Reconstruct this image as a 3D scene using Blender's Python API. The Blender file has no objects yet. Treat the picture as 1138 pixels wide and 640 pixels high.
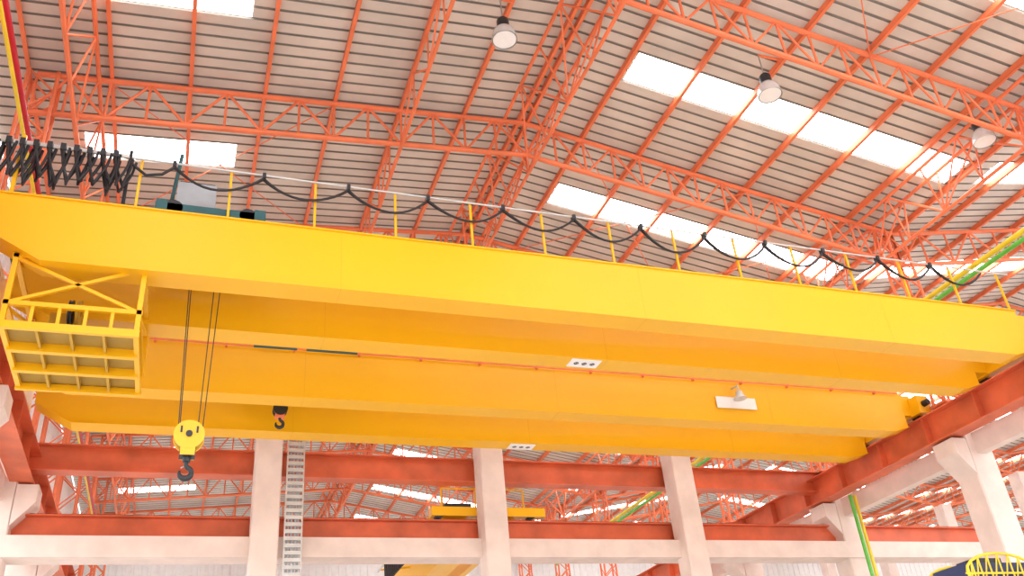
import bpy, math, random
from mathutils import Matrix, Vector
random.seed(4)
E = 1.6            # eye height: all z values below are relative to the eye
C = bpy.context.collection
sc = bpy.context.scene
try:
    sc.view_settings.view_transform = 'Standard'
    sc.view_settings.look = 'None'
    sc.view_settings.exposure = 0.0
except Exception: pass

# ------------------------------------------------------------- materials
def mat(name, col, rough=.5, metal=0, var=.06, scale=3, bump=0, bscale=40):
    m = bpy.data.materials.new(name); m.use_nodes = True
    nt = m.node_tree; b = nt.nodes['Principled BSDF']
    b.inputs['Roughness'].default_value = rough; b.inputs['Metallic'].default_value = metal
    tc = nt.nodes.new('ShaderNodeTexCoord'); n = nt.nodes.new('ShaderNodeTexNoise')
    n.inputs['Scale'].default_value = scale; n.inputs['Detail'].default_value = 4
    r = nt.nodes.new('ShaderNodeValToRGB')
    r.color_ramp.elements[0].position = .3; r.color_ramp.elements[1].position = .7
    r.color_ramp.elements[0].color = (*[max(0, c*(1-var*2)) for c in col], 1)
    r.color_ramp.elements[1].color = (*[min(1, c*(1+var)) for c in col], 1)
    nt.links.new(tc.outputs['Object'], n.inputs['Vector']); nt.links.new(n.outputs['Fac'], r.inputs['Fac'])
    nt.links.new(r.outputs['Color'], b.inputs['Base Color'])
    if bump:
        n2 = nt.nodes.new('ShaderNodeTexNoise'); n2.inputs['Scale'].default_value = bscale
        bp = nt.nodes.new('ShaderNodeBump'); bp.inputs['Strength'].default_value = bump
        nt.links.new(tc.outputs['Object'], n2.inputs['Vector']); nt.links.new(n2.outputs['Fac'], bp.inputs['Height'])
        nt.links.new(bp.outputs['Normal'], b.inputs['Normal'])
    return m
M_YEL = mat('yellow_paint', (.90, .475, .004), .34, var=.015, scale=.5)
M_SEAM = mat('weld_seam_paint', (.80, .40, .004), .5)
M_YEL2 = mat('yellow_paint_dark', (.55, .32, .02), .5)
M_PLATE = mat('chequer_plate', (.40, .25, .04), .6)
M_RED = mat('red_oxide_paint', (.86, .215, .085), .5, var=.08, scale=1.5)
M_REDB = mat('runway_red_paint', (.72, .15, .06), .45, var=.14, scale=1.2)
M_ROOF = mat('galvanised_roof_sheet', (.66, .60, .535), .5, 0, var=.08, scale=.7)
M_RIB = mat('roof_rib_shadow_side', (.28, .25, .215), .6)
M_CONC = mat('pink_concrete', (.82, .68, .61), .85, var=.05, scale=2, bump=.1)
M_FLOOR = mat('floor_concrete', (.66, .64, .61), .6, var=.06, scale=.5)
M_WALL = mat('wall_sheet', (.90, .90, .90), .5, var=.03)
M_BLK = mat('black_rubber', (.012, .012, .014), .5)
M_STEEL = mat('bare_steel', (.45, .45, .45), .4, .7)
M_GALV = mat('galvanised', (.62, .62, .60), .5, .4)
M_TEAL = mat('teal_paint', (.02, .10, .11), .5)
M_GREY = mat('grey_machine', (.42, .45, .48), .5)
M_DARK = mat('dark_steel', (.03, .035, .04), .45, .3)
M_WHITE = mat('white_plate', (.9, .9, .9), .4, var=.01)
M_GREEN = mat('green_pipe', (.12, .5, .06), .4)
M_PYEL = mat('yellow_pipe', (.85, .62, .03), .4)
M_PRED = mat('red_pipe', (.55, .01, .03), .4)
M_BLUE = mat('blue_paint', (.02, .035, .12), .4)
# skylight: translucent fibreglass sheet, with emission added to stand in for daylight
M_SKY = bpy.data.materials.new('skylight_sheet'); M_SKY.use_nodes = True
nt = M_SKY.node_tree; nt.nodes.clear()
o = nt.nodes.new('ShaderNodeOutputMaterial'); tr = nt.nodes.new('ShaderNodeBsdfTranslucent'); tr.inputs[0].default_value = (1, 1, 1, 1)
em = nt.nodes.new('ShaderNodeEmission'); em.inputs[0].default_value = (1, .99, .98, 1); em.inputs[1].default_value = 5.5
ad = nt.nodes.new('ShaderNodeAddShader'); nt.links.new(tr.outputs[0], ad.inputs[0]); nt.links.new(em.outputs[0], ad.inputs[1])
nt.links.new(ad.outputs[0], o.inputs[0])
M_GLASS = mat('lamp_prismatic_glass', (.75, .78, .78), .15, .3)

# ------------------------------------------------------------- mesh builder
class B:
    def __init__(s): s.v = []; s.f = []; s.m = []; s.mats = []
    def mi(s, m):
        if m not in s.mats: s.mats.append(m)
        return s.mats.index(m)
    def add(s, vs, fs, m):
        o = len(s.v); s.v += [tuple(p) for p in vs]; k = s.mi(m)
        for f in fs: s.f.append([i+o for i in f]); s.m.append(k)
    def box(s, a, b, m):
        x0, y0, z0 = a; x1, y1, z1 = b
        s.add([(x0,y0,z0),(x1,y0,z0),(x1,y1,z0),(x0,y1,z0),(x0,y0,z1),(x1,y0,z1),(x1,y1,z1),(x0,y1,z1)],
              [(0,3,2,1),(4,5,6,7),(0,1,5,4),(1,2,6,5),(2,3,7,6),(3,0,4,7)], m)
    def bar(s, p, q, w, h, m, up=(0,0,1)):   # rectangular member
        p = Vector(p); q = Vector(q); d = (q-p).normalized(); u = Vector(up)
        if abs(d.dot(u)) > .98: u = Vector((1,0,0))
        a = d.cross(u).normalized(); b = a.cross(d).normalized()
        vs = [c + a*sx*w/2 + b*sz*h/2 for c in (p, q) for sx, sz in ((-1,-1),(1,-1),(1,1),(-1,1))]
        s.add(vs, [(0,3,2,1),(4,5,6,7),(0,1,5,4),(1,2,6,5),(2,3,7,6),(3,0,4,7)], m)
    def tube(s, pts, r, m, n=8, cap=True):
        pts = [Vector(p) for p in pts]; rs = r if isinstance(r, (list, tuple)) else [r]*len(pts)
        vs = []; pa = None
        for i, p in enumerate(pts):
            d = (pts[min(i+1, len(pts)-1)] - pts[max(i-1, 0)]).normalized()
            if pa is None:
                u = Vector((0,0,1)) if abs(d.z) < .9 else Vector((1,0,0)); a = d.cross(u).normalized()
            else:
                a = (pa - d*pa.dot(d)).normalized()
            pa = a; b = d.cross(a)
            vs += [p + (a*math.cos(t*math.tau/n) + b*math.sin(t*math.tau/n))*rs[i] for t in range(n)]
        fs = [(i*n+t, i*n+(t+1)%n, (i+1)*n+(t+1)%n, (i+1)*n+t) for i in range(len(pts)-1) for t in range(n)]
        if cap: fs += [tuple(range(n))[::-1], tuple((len(pts)-1)*n+t for t in range(n))]
        s.add(vs, fs, m)
    def lathe(s, c, prof, m, n=20, axis='z'):   # prof: (r, h)
        c = Vector(c); vs = []
        for r, h in prof:
            for t in range(n):
                a = t*math.tau/n; x, y = r*math.cos(a), r*math.sin(a)
                vs.append(c + (Vector((x,y,h)) if axis=='z' else Vector((x,h,y)) if axis=='y' else Vector((h,x,y))))
        fs = [(i*n+t, i*n+(t+1)%n, (i+1)*n+(t+1)%n, (i+1)*n+t) for i in range(len(prof)-1) for t in range(n)]
        s.add(vs, fs, m)
    def make(s, name, parent=None, smooth=False):
        me = bpy.data.meshes.new(name)
        me.from_pydata([(x, y, z+E) for x, y, z in s.v], [], s.f)
        for m in s.mats: me.materials.append(m)
        me.polygons.foreach_set('material_index', s.m); me.update()
        if smooth:
            me.polygons.foreach_set('use_smooth', [True]*len(me.polygons))
            try: me.set_sharp_from_angle(angle=math.radians(40))
            except Exception: pass
        ob = bpy.data.objects.new(name, me); C.objects.link(ob)
        if parent: ob.parent = parent
        return ob
def empty(name):
    e = bpy.data.objects.new(name, None); C.objects.link(e); return e

# ------------------------------------------------------------- building data
XL, XR, XC = -4.1, 19.3, 7.6
XW = XR + 21.4*2                 # far right wall: two more gabled bays
ZA = 16.05                       # top chord apex
def zc(x):                       # top chord height of the roof profile
    if x <= XC: return ZA - .082*(XC-x)
    if x <= XR: return ZA - .171*(x-XC)
    z0 = ZA - .171*(XR-XC); u = (x-XR) % 21.4
    return z0 + .171*(u if u < 10.7 else 21.4-u)
Y0, Y1 = -6.0, 56.0

# floor
b = B(); b.box((-9, -14, -E-.2), (XW+1, Y1+.5, -E), M_FLOOR); b.make('floor')

# roof (corrugated sheets, real ribs) --------------------------------------
b = B()
P = .34
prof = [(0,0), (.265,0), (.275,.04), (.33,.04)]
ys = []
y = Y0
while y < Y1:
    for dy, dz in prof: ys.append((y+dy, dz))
    y += P
ys.append((y, 0))
def sky(xm, ym):
    k = (ym - 14.25) / 5.45
    if abs(k - round(k))*5.45 > .44: return False
    if xm < XR: return -3.3 < xm < .3 or 9.5 < xm < 19.6
    u = (xm-XR) % 21.4
    return 1.2 < u < 9.2 or 12.2 < u < 20.2
xs = [-5.2, -3.3, .3, XC, 9.5, XR] + [XR+21.4*k+u for k in (0, 1) for u in (1.2, 9.2, 10.7, 12.2, 20.2, 21.39)]
vs = []
for x in xs:
    for (yy, dz) in ys: vs.append((x, yy, zc(x) + .2 + dz))
n = len(ys); b.v = vs
for i in range(len(xs)-1):
    for j in range(n-1):
        xm = (xs[i]+xs[i+1])/2; ym = (ys[j][0]+ys[j+1][0])/2
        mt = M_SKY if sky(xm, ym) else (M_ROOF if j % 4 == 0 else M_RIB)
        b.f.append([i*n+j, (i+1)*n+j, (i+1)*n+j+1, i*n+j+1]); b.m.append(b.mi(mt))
b.make('ceiling')

# walls ---------------------------------------------------------------------
def ribwall(name, p, q, z0, ztop, mt, period=.3, dep=.04):
    b = B(); p = Vector((p[0], p[1], 0)); q = Vector((q[0], q[1], 0)); d = (q-p); L = d.length; d.normalize()
    nn = Vector((-d.y, d.x, 0)); s = 0; pr = []
    while s < L:
        for ds, dd in ((0,0), (period*.6,0), (period*.68,dep), (period*.92,dep)): 
            if s+ds < L: pr.append(p + d*(s+ds) + nn*dd)
        s += period
    pr.append(q)
    v = [(a.x, a.y, z0) for a in pr] + [(a.x, a.y, ztop(a.x)) for a in pr]; m = len(pr)
    b.add(v, [(i, i+1, m+i+1, m+i) for i in range(m-1)], mt)
    return b.make(name)
ribwall('wall_back', (-5.2, Y1), (XW, Y1), -E, lambda x: zc(x)+.1, M_WALL, .45)
ribwall('wall_left', (-5.2, 2), (-5.2, Y1), 8.6, lambda x: zc(x)+.1, M_WALL)
ribwall('wall_right', (XW, 2), (XW, Y1), 6, lambda x: zc(XR)+.1, M_WALL)

# purlins ---------------------------------------------------------------------
b = B()
px = [XC-.12, XC+.12] + [XC-1.7*k for k in range(1, 8)] + [XC+1.7*k for k in range(1, 8)]
px2 = [XR+1.783*k for k in range(1, 24)]
for x in px + px2:
    z = zc(x) + .115
    b.box((x-.03, Y0, z-.075), (x+.03, Y1, z+.075), M_RED)
    b.box((x-.03, Y0, z-.08), (x+.06, Y1, z-.066), M_RED)
b.make('roof_purlins')

# roof trusses --------------------------------------------------------------
def truss(y, nodes, depth=1.12, r1=.068, r2=.033):
    b = B(); top = [(x, y, zc(x)) for x in nodes]; bot = [(x, y, zc(x)-depth) for x in nodes]
    b.tube(top, r1, M_RED, 8); b.tube(bot, r1, M_RED, 8)
    for i in range(len(nodes)):
        b.tube([top[i], bot[i]], r2, M_RED, 6)
        if i < len(nodes)-1:
            if i % 2: b.tube([top[i], bot[i+1]], r2, M_RED, 6)
            else: b.tube([bot[i], top[i+1]], r2, M_RED, 6)
    return b.make('roof_truss')
nodesM = [XL] + [XC-.85*k for k in range(13, 0, -1)] + [XC] + [XC+.85*k for k in range(1, 14)] + [XR]
TY = [0.5, 6, 11.5, 17, 22.5, 28, 33.5, 39, 44.5, 50]
for y in TY: truss(y, nodesM)
nodesR = [XR + 1.07*k for k in range(0, 41)]
for y in TY[1:]: truss(y, nodesR)

# longitudinal lattice bracing ------------------------------------------------
def longi(x, depth, y0, y1, top=0, r=.05, step=1.375, twin=0):
    b = B(); zt = zc(x)-top; zb = zt-depth
    b.tube([(x-twin, y0, zt), (x-twin, y1, zt)], r, M_RED, 6)
    if twin: b.tube([(x+twin, y0, zt), (x+twin, y1, zt)], r, M_RED, 6)
    b.tube([(x, y0, zb), (x, y1, zb)], r, M_RED, 6)
    y = y0; k = 0
    while y < y1-.01:
        for sx in ((-twin, twin) if twin else (0,)):
            b.tube([(x+sx, y, zt), (x, y, zb)], .027, M_RED, 5)
            if k % 2: b.tube([(x+sx, y, zt), (x, y+step, zb)], .027, M_RED, 5)
            else: b.tube([(x, y, zb), (x+sx, y+step, zt)], .027, M_RED, 5)
        y += step; k += 1
    return b.make('longitudinal_lattice_girder')
longi(XC, 1.7, .5, 50, twin=.55)
longi(4.2, 1.15, .5, 50)
longi(-3.15, 1.4, .5, 50, twin=.3)
longi(18.35, 1.4, .5, 50, twin=.3)
longi(XC+5.1, 1.12, 22.5, 50)

# sway rods between trusses
b = B()
for x0, x1 in ((9.3, 14.4), (-2.6, 2.5), (14.4, 19.0)):
    for y0, y1 in ((6, 11.5), (17, 22.5), (28, 33.5)):
        b.tube([(x0, y0, zc(x0)-.06), (x1, y1, zc(x1)-.06)], .016, M_RED, 5)
        b.tube([(x1, y0, zc(x1)-.06), (x0, y1, zc(x0)-.06)], .016, M_RED, 5)
b.make('roof_brace_rods')

# upper steel lattice columns above the runway ----------------------------------
for X in (XL+.15, XR-.15):
    for y in TY[1:]:
        b = B(); z0 = 8.45; z1 = zc(X)-.05
        for dx in (-.3, .3):
            for dy in (-.2, .2): b.tube([(X+dx, y+dy, z0), (X+dx, y+dy, z1)], .045, M_RED, 6)
        z = z0; k = 0
        while z+.6 < z1:
            for dy in (-.2, .2):
                a, c = (-.3, .3) if k % 2 else (.3, -.3)
                b.tube([(X+a, y+dy, z), (X+c, y+dy, z+.6)], .025, M_RED, 5)
            for dx in (-.3, .3):
                b.tube([(X+dx, y-.2, z), (X+dx, y+.2, z+.6)], .02, M_RED, 5)
            z += .6; k += 1
        b.box((X-.4, y-.3, z0-.04), (X+.4, y+.3, z0+.03), M_RED)
        b.make('steel_lattice_column')

# concrete columns ------------------------------------------------------------
def column(x, y, w=.7, d=.7, top=8.4):
    b = B(); c = .03; x0, x1, y0, y1 = x-w/2, x+w/2, y-d/2, y+d/2
    pts = [(x0+c,y0),(x1-c,y0),(x1,y0+c),(x1,y1-c),(x1-c,y1),(x0+c,y1),(x0,y1-c),(x0,y0+c)]
    b.add([(a, e, -E) for a, e in pts]+[(a, e, top) for a, e in pts],
          [(i,(i+1)%8,(i+1)%8+8,i+8) for i in range(8)]+[tuple(range(8,16)), tuple(range(8))[::-1]], M_CONC)
    s = 1 if x < XC else -1
    if x in (XL, XR):        # corbel carrying the runway beam
        xx = x + s*w/2; e = x + s*(w/2+.45)
        v = [(xx,y0,6.4),(xx,y1,6.4),(xx,y0,7.35),(xx,y1,7.35),(e,y0,7.35),(e,y1,7.35),(e,y0,6.95),(e,y1,6.95)]
        b.add(v, [(0,2,4,6),(1,7,5,3),(2,3,5,4),(4,5,7,6),(0,6,7,1)], M_CONC)
    return b.make('concrete_column')
for y in TY[1:]:
    column(XR, y, .8, .7)
    column(XL, y, .8, .7)
    column(XR+21.4, y, .7, .7, zc(XR)-1.1)
for x in (1.8, 7.62, 13.45): column(x, 22.0, .64, .66, 8.9)

# runway beams ------------------------------------------------------------------
def ibeam(b, p, q, w, h, m, t=.03):
    p = Vector(p); q = Vector(q)
    for dz, hh, ww in ((t/2, t, w), (h-t/2, t, w), (h/2, h-2*t, t)):
        b.bar(p+Vector((0,0,dz)), q+Vector((0,0,dz)), ww, hh, m)
for x in (-3.62, 18.6):
    b = B(); ibeam(b, (x, .5, 7.4), (x, 44, 7.4), .5, .78, M_REDB)
    b.bar((x, .5, 8.21), (x, 44, 8.21), .07, .06, M_DARK)
    y = .9
    while y < 44:
        b.box((x-.22, y-.008, 7.43), (x+.22, y+.008, 8.15), M_REDB); y += 1.83
    b.make('crane_runway_beam')
for X in (XR, XL):
    b = B(); b.box((X-.15, 6, 6.95), (X+.15, 44.5, 7.5), M_CONC); b.make('concrete_tie_beam')
# cross frame at Y=22
b = B(); ibeam(b, (-3.7, 22.55, 7.78), (18.9, 22.55, 7.78), .4, .66, M_REDB)
b.bar((-3.7, 22.55, 8.47), (18.9, 22.55, 8.47), .07, .06, M_DARK); b.make('cross_runway_beam')
b = B(); ibeam(b, (-8, 22.55, 6.2), (26, 22.55, 6.2), .4, .53, M_REDB)
b.bar((-8, 22.55, 6.76), (26, 22.55, 6.76), .07, .06, M_DARK); b.make('cross_runway_beam')
b = B(); b.box((-8, 22.05, 5.68), (26, 22.75, 6.16), M_CONC); b.make('concrete_cross_beam')

# ------------------------------------------------------------- cranes
GX0 = -3.25
GZ0, GZ1 = 7.85, 9.02
def girder(par, y0, y1, name, GX1):
    b = B()
    pr = [(GX0, GZ0+.42), (GX0+.75, GZ0), (GX1-.5, GZ0), (GX1, GZ0+.14), (GX1, GZ1), (GX0, GZ1)]
    i0, i1 = y0+.03, y1-.03; n = len(pr)
    b.add([(x, i0, z) for x, z in pr]+[(x, i1, z) for x, z in pr],
          [tuple(range(n)), tuple(range(n, 2*n))[::-1]]+[(i, i+n, (i+1)%n+n, (i+1)%n) for i in range(n)], M_YEL)
    b.box((GX0-.02, y0, GZ1-.005), (GX1+.02, y1, GZ1+.022), M_YEL)
    for (xa, za), (xb, zb) in zip(pr[:3], pr[1:4]):
        b.add([(xa,y0,za-.012),(xb,y0,zb-.012),(xb,y1,zb-.012),(xa,y1,za-.012),(xa,y0,za+.012),(xb,y0,zb+.012),(xb,y1,zb+.012),(xa,y1,za+.012)],
              [(0,3,2,1),(4,5,6,7),(0,1,5,4),(1,2,6,5),(2,3,7,6),(3,0,4,7)], M_YEL)
    for x in (2.1, 7.9, 13.8):           # plate weld seams
        b.box((x-.004, i0-.002, GZ0+.01), (x+.004, i0+.01, GZ1-.005), M_SEAM)
        b.box((x-.004, y0, GZ0-.014), (x+.004, y1, GZ0), M_SEAM)
    b.box((GX0+.1, i0-.004, GZ1-.02), (GX1-.1, i0+.01, GZ1-.006), M_SEAM)
    b.box((GX0+.2, (y0+y1)/2-.03, GZ1+.02), (GX1-.2, (y0+y1)/2+.03, GZ1+.09), M_DARK)
    b.box((GX1-.02, y0+.08, GZ0+.5), (18.5, y1-.08, GZ1-.08), M_YEL)      # seat on the end carriage
    return b.make(name, par)
def carriage(par, x, ya, yb, name):
    b = B(); b.box((x-.2, ya-.25, 8.32), (x+.2, yb+.25, 8.82), M_YEL)
    for y in (ya+.1, yb-.1):
        b.lathe((x, y, 8.4), [(0,-.07),(.17,-.07),(.17,-.05),(.145,-.045),(.145,.045),(.17,.05),(.17,.07),(0,.07)], M_DARK, 20, 'x')
    for y in (ya-.25, yb+.25):
        sg = -1 if y < (ya+yb)/2 else 1
        b.lathe((x, y, 8.58), [(0,sg*.18),(.08,sg*.18),(.09,0),(0,0)], M_BLK, 12, 'y')
    b.lathe((x-.45*(1 if x > 0 else -1), yb-.5, 8.9), [(0,-.25),(.12,-.25),(.12,.2),(0,.2)], M_TEAL, 14, 'y')
    return b.make(name, par, True)
def hook_curve(cx, cy, cz, R, r):
    pts = [(cx, cy, cz+R*2.2), (cx, cy, cz+R*1.35)]
    rs = [r*.8, r*.9]
    for k in range(0, 15):
        a = math.radians(70 - k*19.5)
        pts.append((cx + R*math.cos(a)*1.0, cy, cz + R*math.sin(a))); rs.append(r*(1.15 if 4 < k < 10 else 1) * (1 if k < 12 else .75-(k-12)*.15))
    return pts, rs

def crane(y1a, y1b, y2a, y2b, tx, ea, eb):
    e = empty('overhead_crane')
    girder(e, y1a, y1b, 'front_girder', ea); girder(e, y2a, y2b, 'rear_girder', eb)
    carriage(e, -3.62, y1a, y2b, 'end_carriage_left'); carriage(e, 18.6, y1a, y2b, 'end_carriage_right')
    b = B(); ya, yb = (y1a+y1b)/2, (y2a+y2b)/2; z = GZ1+.1
    for x in (tx-.8, tx+.8): b.box((x-.09, ya-.1, z+.02), (x+.09, yb+.1, z+.24), M_TEAL)
    for y in (ya, yb): b.box((tx-.9, y-.06, z+.02), (tx+.9, y+.06, z+.2), M_TEAL)
    for x in (tx-.6, tx+.6):
        for y in (ya, yb): b.lathe((x, y, z+.13), [(0,-.06),(.14,-.06),(.14,.06),(0,.06)], M_DARK, 18, 'y')
    ym = (ya+yb)/2
    b.lathe((tx, ym, z+.45), [(0,-.6),(.27,-.6),(.27,-.56),(.23,-.55),(.23,.55),(.27,.56),(.27,.6),(0,.6)], M_DARK, 24, 'x')
    b.box((tx-.6, ym-.65, z+.24), (tx+.05, ym-.3, z+.9), M_GREY)
    b.box((tx-.57, ym-.62, z+.9), (tx+.02, ym-.33, z+.94), M_DARK)
    b.lathe((tx+.5, ym-.45, z+.36), [(0,-.32),(.12,-.32),(.14,-.2),(.14,.22),(.1,.3),(0,.3)], M_TEAL, 18, 'x')
    b.make('trolley', e, True)
    return e
cr1 = crane(13.0, 13.5, 14.8, 15.3, -.1, 17.7, 17.92)
cr2 = crane(17.55, 18.05, 19.5, 20.0, 1.75, 18.1, 18.3)
GX1 = 17.7

# ropes and hook block 1
HX, HY, HZ = -.08, 14.2, 5.55
b = B()
for xt, xb, dy in ((-.33,-.17,-.06), (-.29,-.15,.06), (.16,.12,-.06), (.28,.19,.06)):
    b.tube([(HX+xt*.95+.02, HY+dy, 9.5), (HX+xb, HY+dy, HZ+.02)], .009, M_DARK, 6)
b.make('hoist_rope', cr1)
b = B()
for dy in (-.12, .12):
    b.lathe((HX, HY+dy, HZ), [(0,-.015),(.235,-.015),(.235,.015),(0,.015)], M_YEL, 28, 'y')
for dy in (-.06, .06):
    b.lathe((HX, HY+dy, HZ), [(.05,-.04),(.22,-.04),(.19,0),(.22,.04),(.05,.04)], M_YEL2, 28, 'y')
b.lathe((HX, HY, HZ), [(0,-.17),(.05,-.17),(.05,.17),(0,.17)], M_DARK, 14, 'y')
b.box((HX-.11, HY-.13, HZ-.34), (HX+.11, HY-.1, HZ+.0), M_YEL); b.box((HX-.11, HY+.1, HZ-.34), (HX+.11, HY+.13, HZ), M_YEL)
b.box((HX-.12, HY-.11, HZ-.34), (HX+.12, HY+.11, HZ-.26), M_DARK)
for k in (-.12, .12): b.box((HX+k-.015, HY-.145, HZ+.02), (HX+k+.015, HY-.13, HZ+.13), M_DARK)
b.lathe((HX, HY, HZ-.42), [(0,.08),(.06,.08),(.06,0),(0,0)], M_DARK, 14)
p, r = hook_curve(HX, HY, HZ-.6, .09, .04); b.tube(p, r, M_DARK, 10)
b.tube([(HX-.075, HY, HZ-.52), (HX+.02, HY, HZ-.46)], .01, M_STEEL, 6)
b.make('hook_block', cr1, True)
# hook 2
HX, HY, HZ = 1.73, 18.75, 8.05
b = B()
for dx in (-.1, .1): b.tube([(HX+dx, HY, 9.5), (HX+dx, HY, HZ)], .011, M_DARK, 6)
b.make('hoist_rope', cr2)
b = B()
for dy in (-.07, .07): b.lathe((HX, HY+dy, HZ), [(0,-.04),(.16,-.04),(.16,.04),(0,.04)], M_DARK, 20, 'y')
b.box((HX-.1, HY-.09, HZ-.2), (HX+.1, HY+.09, HZ-.12), M_RED)
p, r = hook_curve(HX, HY, HZ-.34, .08, .035); b.tube(p, r, M_DARK, 10)
b.make('hook_block', cr2, True)

# handrail posts, festoon rail, cables on crane 1
FY, FZ = 13.12, 10.06
b = B()
for k in range(-1, 13):
    x = .17 + 1.46*k
    b.box((x-.02, FY-.02, GZ1+.02), (x+.02, FY+.02, FZ+.03), M_YEL)
    b.box((x-.05, FY-.05, GZ1+.02), (x+.05, FY+.05, GZ1+.04), M_YEL)
b.box((GX0+.1, FY-.03, GZ1+.02), (GX0+.16, FY+.03, FZ+.2), M_YEL)
b.make('festoon_posts', cr1)
b = B(); b.tube([(GX0-1.0, FY-.06, FZ), (GX1+.3, FY-.06, FZ)], .018, M_GALV, 8)
b.box((GX0, FY-.08, FZ-.02), (-1.5, FY-.04, FZ+.05), M_GALV)
b.make('festoon_rail', cr1)
b = B()
x = -.77; k = 0
while x < 16.4:
    L = 1.49; sag = .42 + random.uniform(-.07, .07)
    for off, rr in ((0, .022), (.05, .016)):
        pts = []
        for t in range(13):
            u = t/12; pts.append((x+L*u, FY-.08+off+.02*math.sin(u*6+k), FZ-.08 - (sag-off*.8)*(1-(2*u-1)**2)))
        b.tube(pts, rr, M_BLK, 8)
    b.box((x-.03, FY-.12, FZ-.09), (x+.03, FY-.0, FZ+.02), M_DARK)
    x += L; k += 1
b.tube([(-1.5, FY-.08, FZ-.1), (-1.2, FY-.08, FZ-.34), (-.95, FY-.08, FZ-.28), (-.77, FY-.08, FZ-.1)], .026, M_BLK, 8)
# bunched loops parked at the left
x = -4.1
while x < -1.6:
    for dy, rr in ((-.16, .022), (-.08, .026), (.0, .022)):
        w = .26+random.uniform(-.05, .08); D = .66+random.uniform(-.14, .08); ph = random.uniform(-.05, .05)
        pts = []
        for t in range(17):
            a = math.pi*t/16
            pts.append((x + w*.5*(1-math.cos(a)) + .07*math.sin(a*2) + ph*math.sin(a), FY+dy+.03*math.sin(a), FZ-.05 - D*math.sin(a)**.6))
        b.tube(pts, rr, M_BLK, 7)
    b.box((x-.04, FY-.18, FZ-.1), (x+.04, FY+.04, FZ+.03), M_DARK)
    x += .2
b.make('festoon_cable', cr1, True)
b = B(); b.tube([(-1.5, 13.25, GZ1), (-1.5, 13.25, 10.35)], .03, M_DARK, 8)
b.tube([(-.85, 14.0, 9.2), (-.72, 14.0, 11.0)], .035, M_TEAL, 8)
b.box((-1.3, 13.3, 9.1), (-.7, 13.5, 9.2), M_TEAL); b.make('collector_mast', cr1)

# conductor bar on the front of crane 2, warning plates, floodlight
b = B(); zb = 8.93; b.tube([(GX0+2.2, 17.5, zb), (18.0, 17.5, zb)], .02, M_RED, 8)
for x0, x1 in ((1.0, 1.9), (2.1, 3.2)): b.tube([(x0, 17.48, zb-.01), (x1, 17.48, zb-.01)], .026, M_TEAL, 8)
x = GX0+2.3
while x < 18: b.box((x-.02, 17.48, zb-.04), (x+.02, 17.58, zb+.03), M_RED); x += 1.4
b.make('conductor_bar', cr2)
def plate(par, x, y, z, w=.33, d=.17):
    b = B(); b.box((x-w, y-d, z-.03), (x+w, y+d, z-.014), M_WHITE)
    for dx in (-.18, 0, .18):
        b.lathe((x+dx, y, z-.034), [(.03,0),(.055,0),(.055,.003),(.03,.003)], M_DARK, 12)
        b.box((x+dx-.01, y-.06, z-.034), (x+dx+.01, y+.06, z-.03), M_DARK)
    b.make('warning_plate', par)
plate(cr1, 7.45, 15.02, GZ0); plate(cr2, 7.75, 19.78, GZ0)
b = B(); b.box((12.2, 17.52, 8.2), (13.35, 17.545, 8.5), M_WHITE)  # white panel stands in for a bright patch of light on the girder
b.make('light_patch_panel', cr2)
b = B()
b.tube([(12.75, 17.55, 8.75), (12.75, 17.3, 8.72), (12.75, 17.3, 8.55)], .025, M_GALV, 8)
b.lathe((12.75, 17.3, 8.36), [(.0,.2),(.08,.2),(.1,.1),(.17,.0),(.15,.0),(0,.05)], M_GALV, 16)
b.make('floodlight', cr2, True)

# service cage under crane 1 -----------------------------------------------------
b = B(); x0, x1, y0, y1, z0, z1 = -2.85, -1.0, 13.2, 15.4, 6.8, 8.02
W = .075
for x in (x0, x1):
    for y in (y0, y1): b.bar((x, y, z0), (x, y, z1), W, W, M_YEL)
    for z in (z0, z0+.36): b.bar((x, y0, z), (x, y1, z), W, W, M_YEL)
    b.bar((x, y0, z1-.05), (x, y1, z1-.05), W, W, M_YEL)
    b.bar((x, y0, z0+.3), (x, y1, z1-.1), .05, .05, M_YEL)
for y in (y0, y1):
    for z in (z0, z0+.36, z1-.03): b.bar((x0-.05, y, z), (x1+.05, y, z), W, W, M_YEL)
    b.bar((x0, y, z0+.36), (x1, y, z1-.06), .05, .05, M_YEL); b.bar((x1, y, z0+.36), (x0, y, z1-.06), .05, .05, M_YEL)
for k in range(1, 5):
    x = x0+(x1-x0)*k/5
    b.bar((x, y0, z0), (x, y0, z0+.36), .05, .05, M_YEL); b.bar((x, y1, z0), (x, y1, z0+.36), .05, .05, M_YEL)
b.box((x0, y0, z0+.06), (x1, y1, z0+.075), M_PLATE)
for k in range(1, 3):
    y = y0+(y1-y0)*k/3; b.box((x0, y-.05, z0-.08), (x1, y+.05, z0+.06), M_YEL)
for k in range(1, 4):
    x = x0+(x1-x0)*k/4; b.box((x-.02, y0, z0-.04), (x+.02, y1, z0+.06), M_YEL2)
b.box((x0-.05, y0-.04, z0-.07), (x1+.05, y0+.03, z0+.05), M_YEL); b.box((x0-.05, y1-.03, z0-.07), (x1+.05, y1+.04, z0+.05), M_YEL)
b.bar((x1, y0, z1), (x1, y0+.25, z1+.0), .09, .09, M_YEL)
for dx in (0, .12): b.lathe((x0+.75+dx, 14.2, 7.6), [(.05,-.03),(.22,-.03),(.2,0),(.22,.03),(.05,.03)], M_YEL2 if dx else M_DARK, 24, 'x')
b.box((x0+.4, 14.5, 7.3), (x0+.9, 15.0, 7.75), M_YEL2)
b.make('service_cage', cr1)

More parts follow.
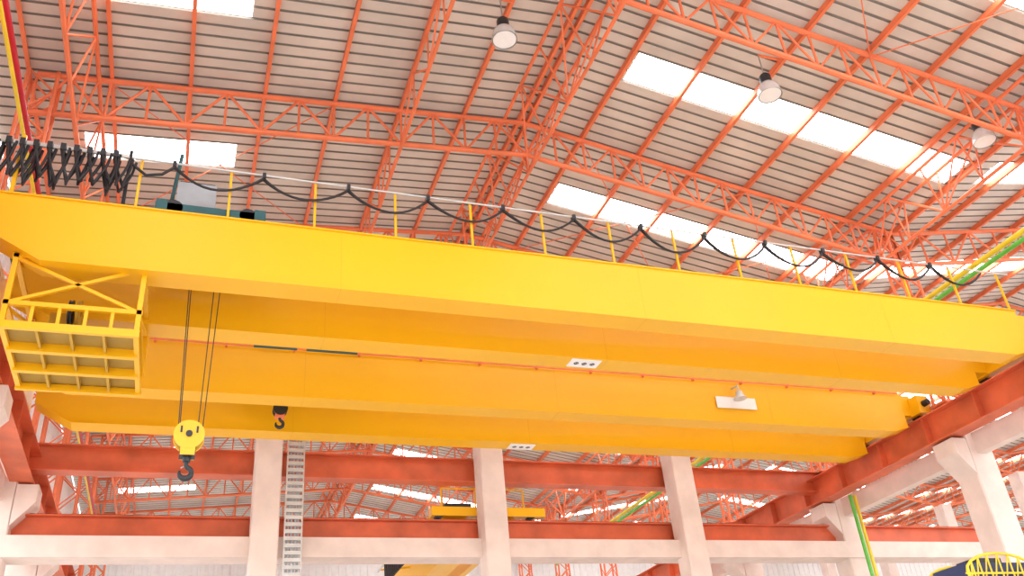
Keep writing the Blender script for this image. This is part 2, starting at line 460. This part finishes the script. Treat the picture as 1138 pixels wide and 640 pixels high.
# ------------------------------------------------------------- high-bay lamps
for x, y, z in ((5.6, 13.0, 14.85), (12.05, 12.55, 14.25), (17.9, 12.1, 13.6)):
    b = B()
    b.lathe((x, y, z), [(.27,-.22),(.27,-.10),(.23,.04),(.15,.14),(.12,.16)], M_GLASS, 28)
    b.lathe((x, y, z), [(0,-.205),(.15,-.22),(.26,-.215)], M_WHITE, 28)
    b.lathe((x, y, z), [(.285,-.23),(.285,-.20),(.27,-.20)], M_GALV, 28)
    b.lathe((x, y, z), [(.12,.14),(.14,.16),(.14,.36),(.10,.42),(.03,.44),(0,.44)], M_DARK, 20)
    zt = zc(x)+.04
    b.tube([(x, y, z+.42), (x, y, zt)], .015, M_STEEL, 6)
    xp = min(px, key=lambda a: abs(a-x)); b.bar((x, y, zt), (xp, y, zt), .05, .05, M_RED)
    b.make('high_bay_lamp', None, True)

# ------------------------------------------------------------- pipes
def pipe(pts, r, m, name):
    b = B(); b.tube(pts, r, m, 12); b.make(name, None, True)
pipe([(18.62, 3, 11.15), (18.62, 44, 11.15)], .07, M_PYEL, 'gas_pipe'); pipe([(18.62, 3, 10.96), (18.62, 44, 10.96)], .06, M_GREEN, 'water_pipe')
pipe([(18.72, 21.2, -E), (18.72, 21.2, 7.3)], .055, M_GREEN, 'water_pipe')
pipe([(18.88, 21.2, -E), (18.88, 21.2, 7.3)], .05, M_PYEL, 'gas_pipe')
pipe([(-3.4, 2, 11.3), (-3.4, 44, 11.3)], .07, M_PRED, 'fire_pipe')
pipe([(-3.4, 2, 11.1), (-3.4, 44, 11.1)], .035, M_PYEL, 'gas_pipe')

# cable ladder beside column
b = B(); x, y = 2.45, 21.7
for dx in (-.2, .2): b.box((x+dx-.015, y-.05, -E), (x+dx+.015, y+.05, 8.6), M_GALV)
z = -E+.1
while z < 8.6:
    b.box((x-.2, y-.03, z), (x+.2, y+.03, z+.09), M_GALV); z += .17
for dx in (-.12, -.04, .05, .12): b.tube([(x+dx, y+.05, -E), (x+dx, y+.05, 8.6)], .03, M_GREY, 6)
b.make('cable_ladder')

# ------------------------------------------------------------- far crane in the cross bay
e = empty('bridge_crane')
b = B(); b.box((6.1, 22.4, 6.86), (9.3, 22.7, 7.1), M_YEL)
for x in (6.3, 8.9): b.lathe((x, 22.55, 6.94), [(0,-.1),(.14,-.1),(.14,.1),(0,.1)], M_DARK, 16, 'y')
b.make('end_carriage', e)
b = B(); b.box((6.55, 22.8, 5.9), (7.15, 50, 6.9), M_YEL)
b.box((8.3, 22.8, 6.5), (8.5, 50, 6.9), M_YEL)
b.make('girders', e)
b = B(); b.box((6.4, 24, 7.0), (8.8, 26, 7.3), M_YEL); b.box((7.0, 24.3, 7.3), (7.8, 25.3, 7.8), M_DARK)
for x in (6.45, 7.4, 8.8): b.tube([(x, 22.7, 6.9), (x, 22.7, 7.7)], .025, M_YEL, 6)
b.tube([(6.45, 22.7, 7.7), (8.8, 22.7, 7.7)], .025, M_YEL, 6); b.make('trolley', e)
b = B(); x = 5.6
b.tube([(x, 22.8, 6.52), (x, 27, 6.52)], .03, M_GALV, 6)
for k in range(12):
    yy = 23+k*.25; b.tube([(x, yy, 6.5), (x, yy+.06, 5.9), (x, yy+.18, 5.9), (x, yy+.25, 6.5)], .03, M_BLK, 6)
for yy in (23, 25, 26.8): b.tube([(x, yy, 6.52), (6.6, yy, 6.6)], .03, M_YEL, 6)
b.make('festoon_cable', e)

# tall blue machine with yellow lattice guard rail (top of it just enters the frame)
b = B(); X, Y, T = 15.45, 14.3, 3.62
b.box((X-.75, Y-.3, T-.85), (X+.85, Y+.6, T-.12), M_BLUE)
b.box((X-.25, Y-.1, T-.12), (X+.45, Y+.4, T+.02), M_DARK)
N = 10
for yy in (Y-.4, Y+.7):
    arc = [(X+.05-.9*math.cos(math.pi*k/N), yy, T-.32+.36*math.sin(math.pi*k/N)) for k in range(N+1)]
    b.tube(arc, .028, M_PYEL, 8)
    for k in range(N+1):
        b.tube([(arc[k][0], yy, T-.85), arc[k]], .018, M_PYEL, 6)
        if k < N: b.tube([(arc[k][0], yy, T-.6), arc[k+1]], .014, M_PYEL, 6)
    for zz in (T-.6, T-.35): b.tube([(X-.9, yy, zz), (X+1.0, yy, zz)], .02, M_PYEL, 6)
b.box((X-.9, Y-.45, T-.92), (X+1.0, Y+.75, T-.85), M_PYEL)
for dx in (-.75, .7):
    for dy in (-.3, .5): b.box((X+dx, Y+dy, -E), (X+dx+.15, Y+dy+.12, T-.92), M_BLUE)
b.make('gantry_machine')

# ------------------------------------------------------------- light: bright overcast sky, dimmer ground
w = bpy.data.worlds.new('world'); sc.world = w; w.use_nodes = True
nt = w.node_tree; bg = nt.nodes['Background']; bg.inputs[1].default_value = 3.4
tc = nt.nodes.new('ShaderNodeTexCoord'); sx = nt.nodes.new('ShaderNodeSeparateXYZ'); rp = nt.nodes.new('ShaderNodeValToRGB')
mr = nt.nodes.new('ShaderNodeMapRange'); mr.inputs['From Min'].default_value = -1; mr.inputs['From Max'].default_value = 1
nt.links.new(tc.outputs['Generated'], sx.inputs[0]); nt.links.new(sx.outputs['Z'], mr.inputs['Value'])
nt.links.new(mr.outputs[0], rp.inputs[0]); nt.links.new(rp.outputs[0], bg.inputs[0])
rp.color_ramp.elements[0].position = .46; rp.color_ramp.elements[0].color = (.52, .51, .50, 1)
rp.color_ramp.elements[1].position = .51; rp.color_ramp.elements[1].color = (.98, .98, 1, 1)

# ------------------------------------------------------------- camera
R = Matrix(((.9422, -.0975, -.3207), (-.3246, -.5031, -.8009), (-.0833, .8587, -.5057)))
q = R.to_quaternion(); q.normalize()
cd = bpy.data.cameras.new('camera'); cam = bpy.data.objects.new('camera', cd); C.objects.link(cam)
cd.sensor_fit = 'HORIZONTAL'; cd.sensor_width = 36; cd.lens = 36*987/1138; cd.clip_end = 300
cam.matrix_world = Matrix.Translation((0, 0, E)) @ q.to_matrix().to_4x4()
sc.camera = cam
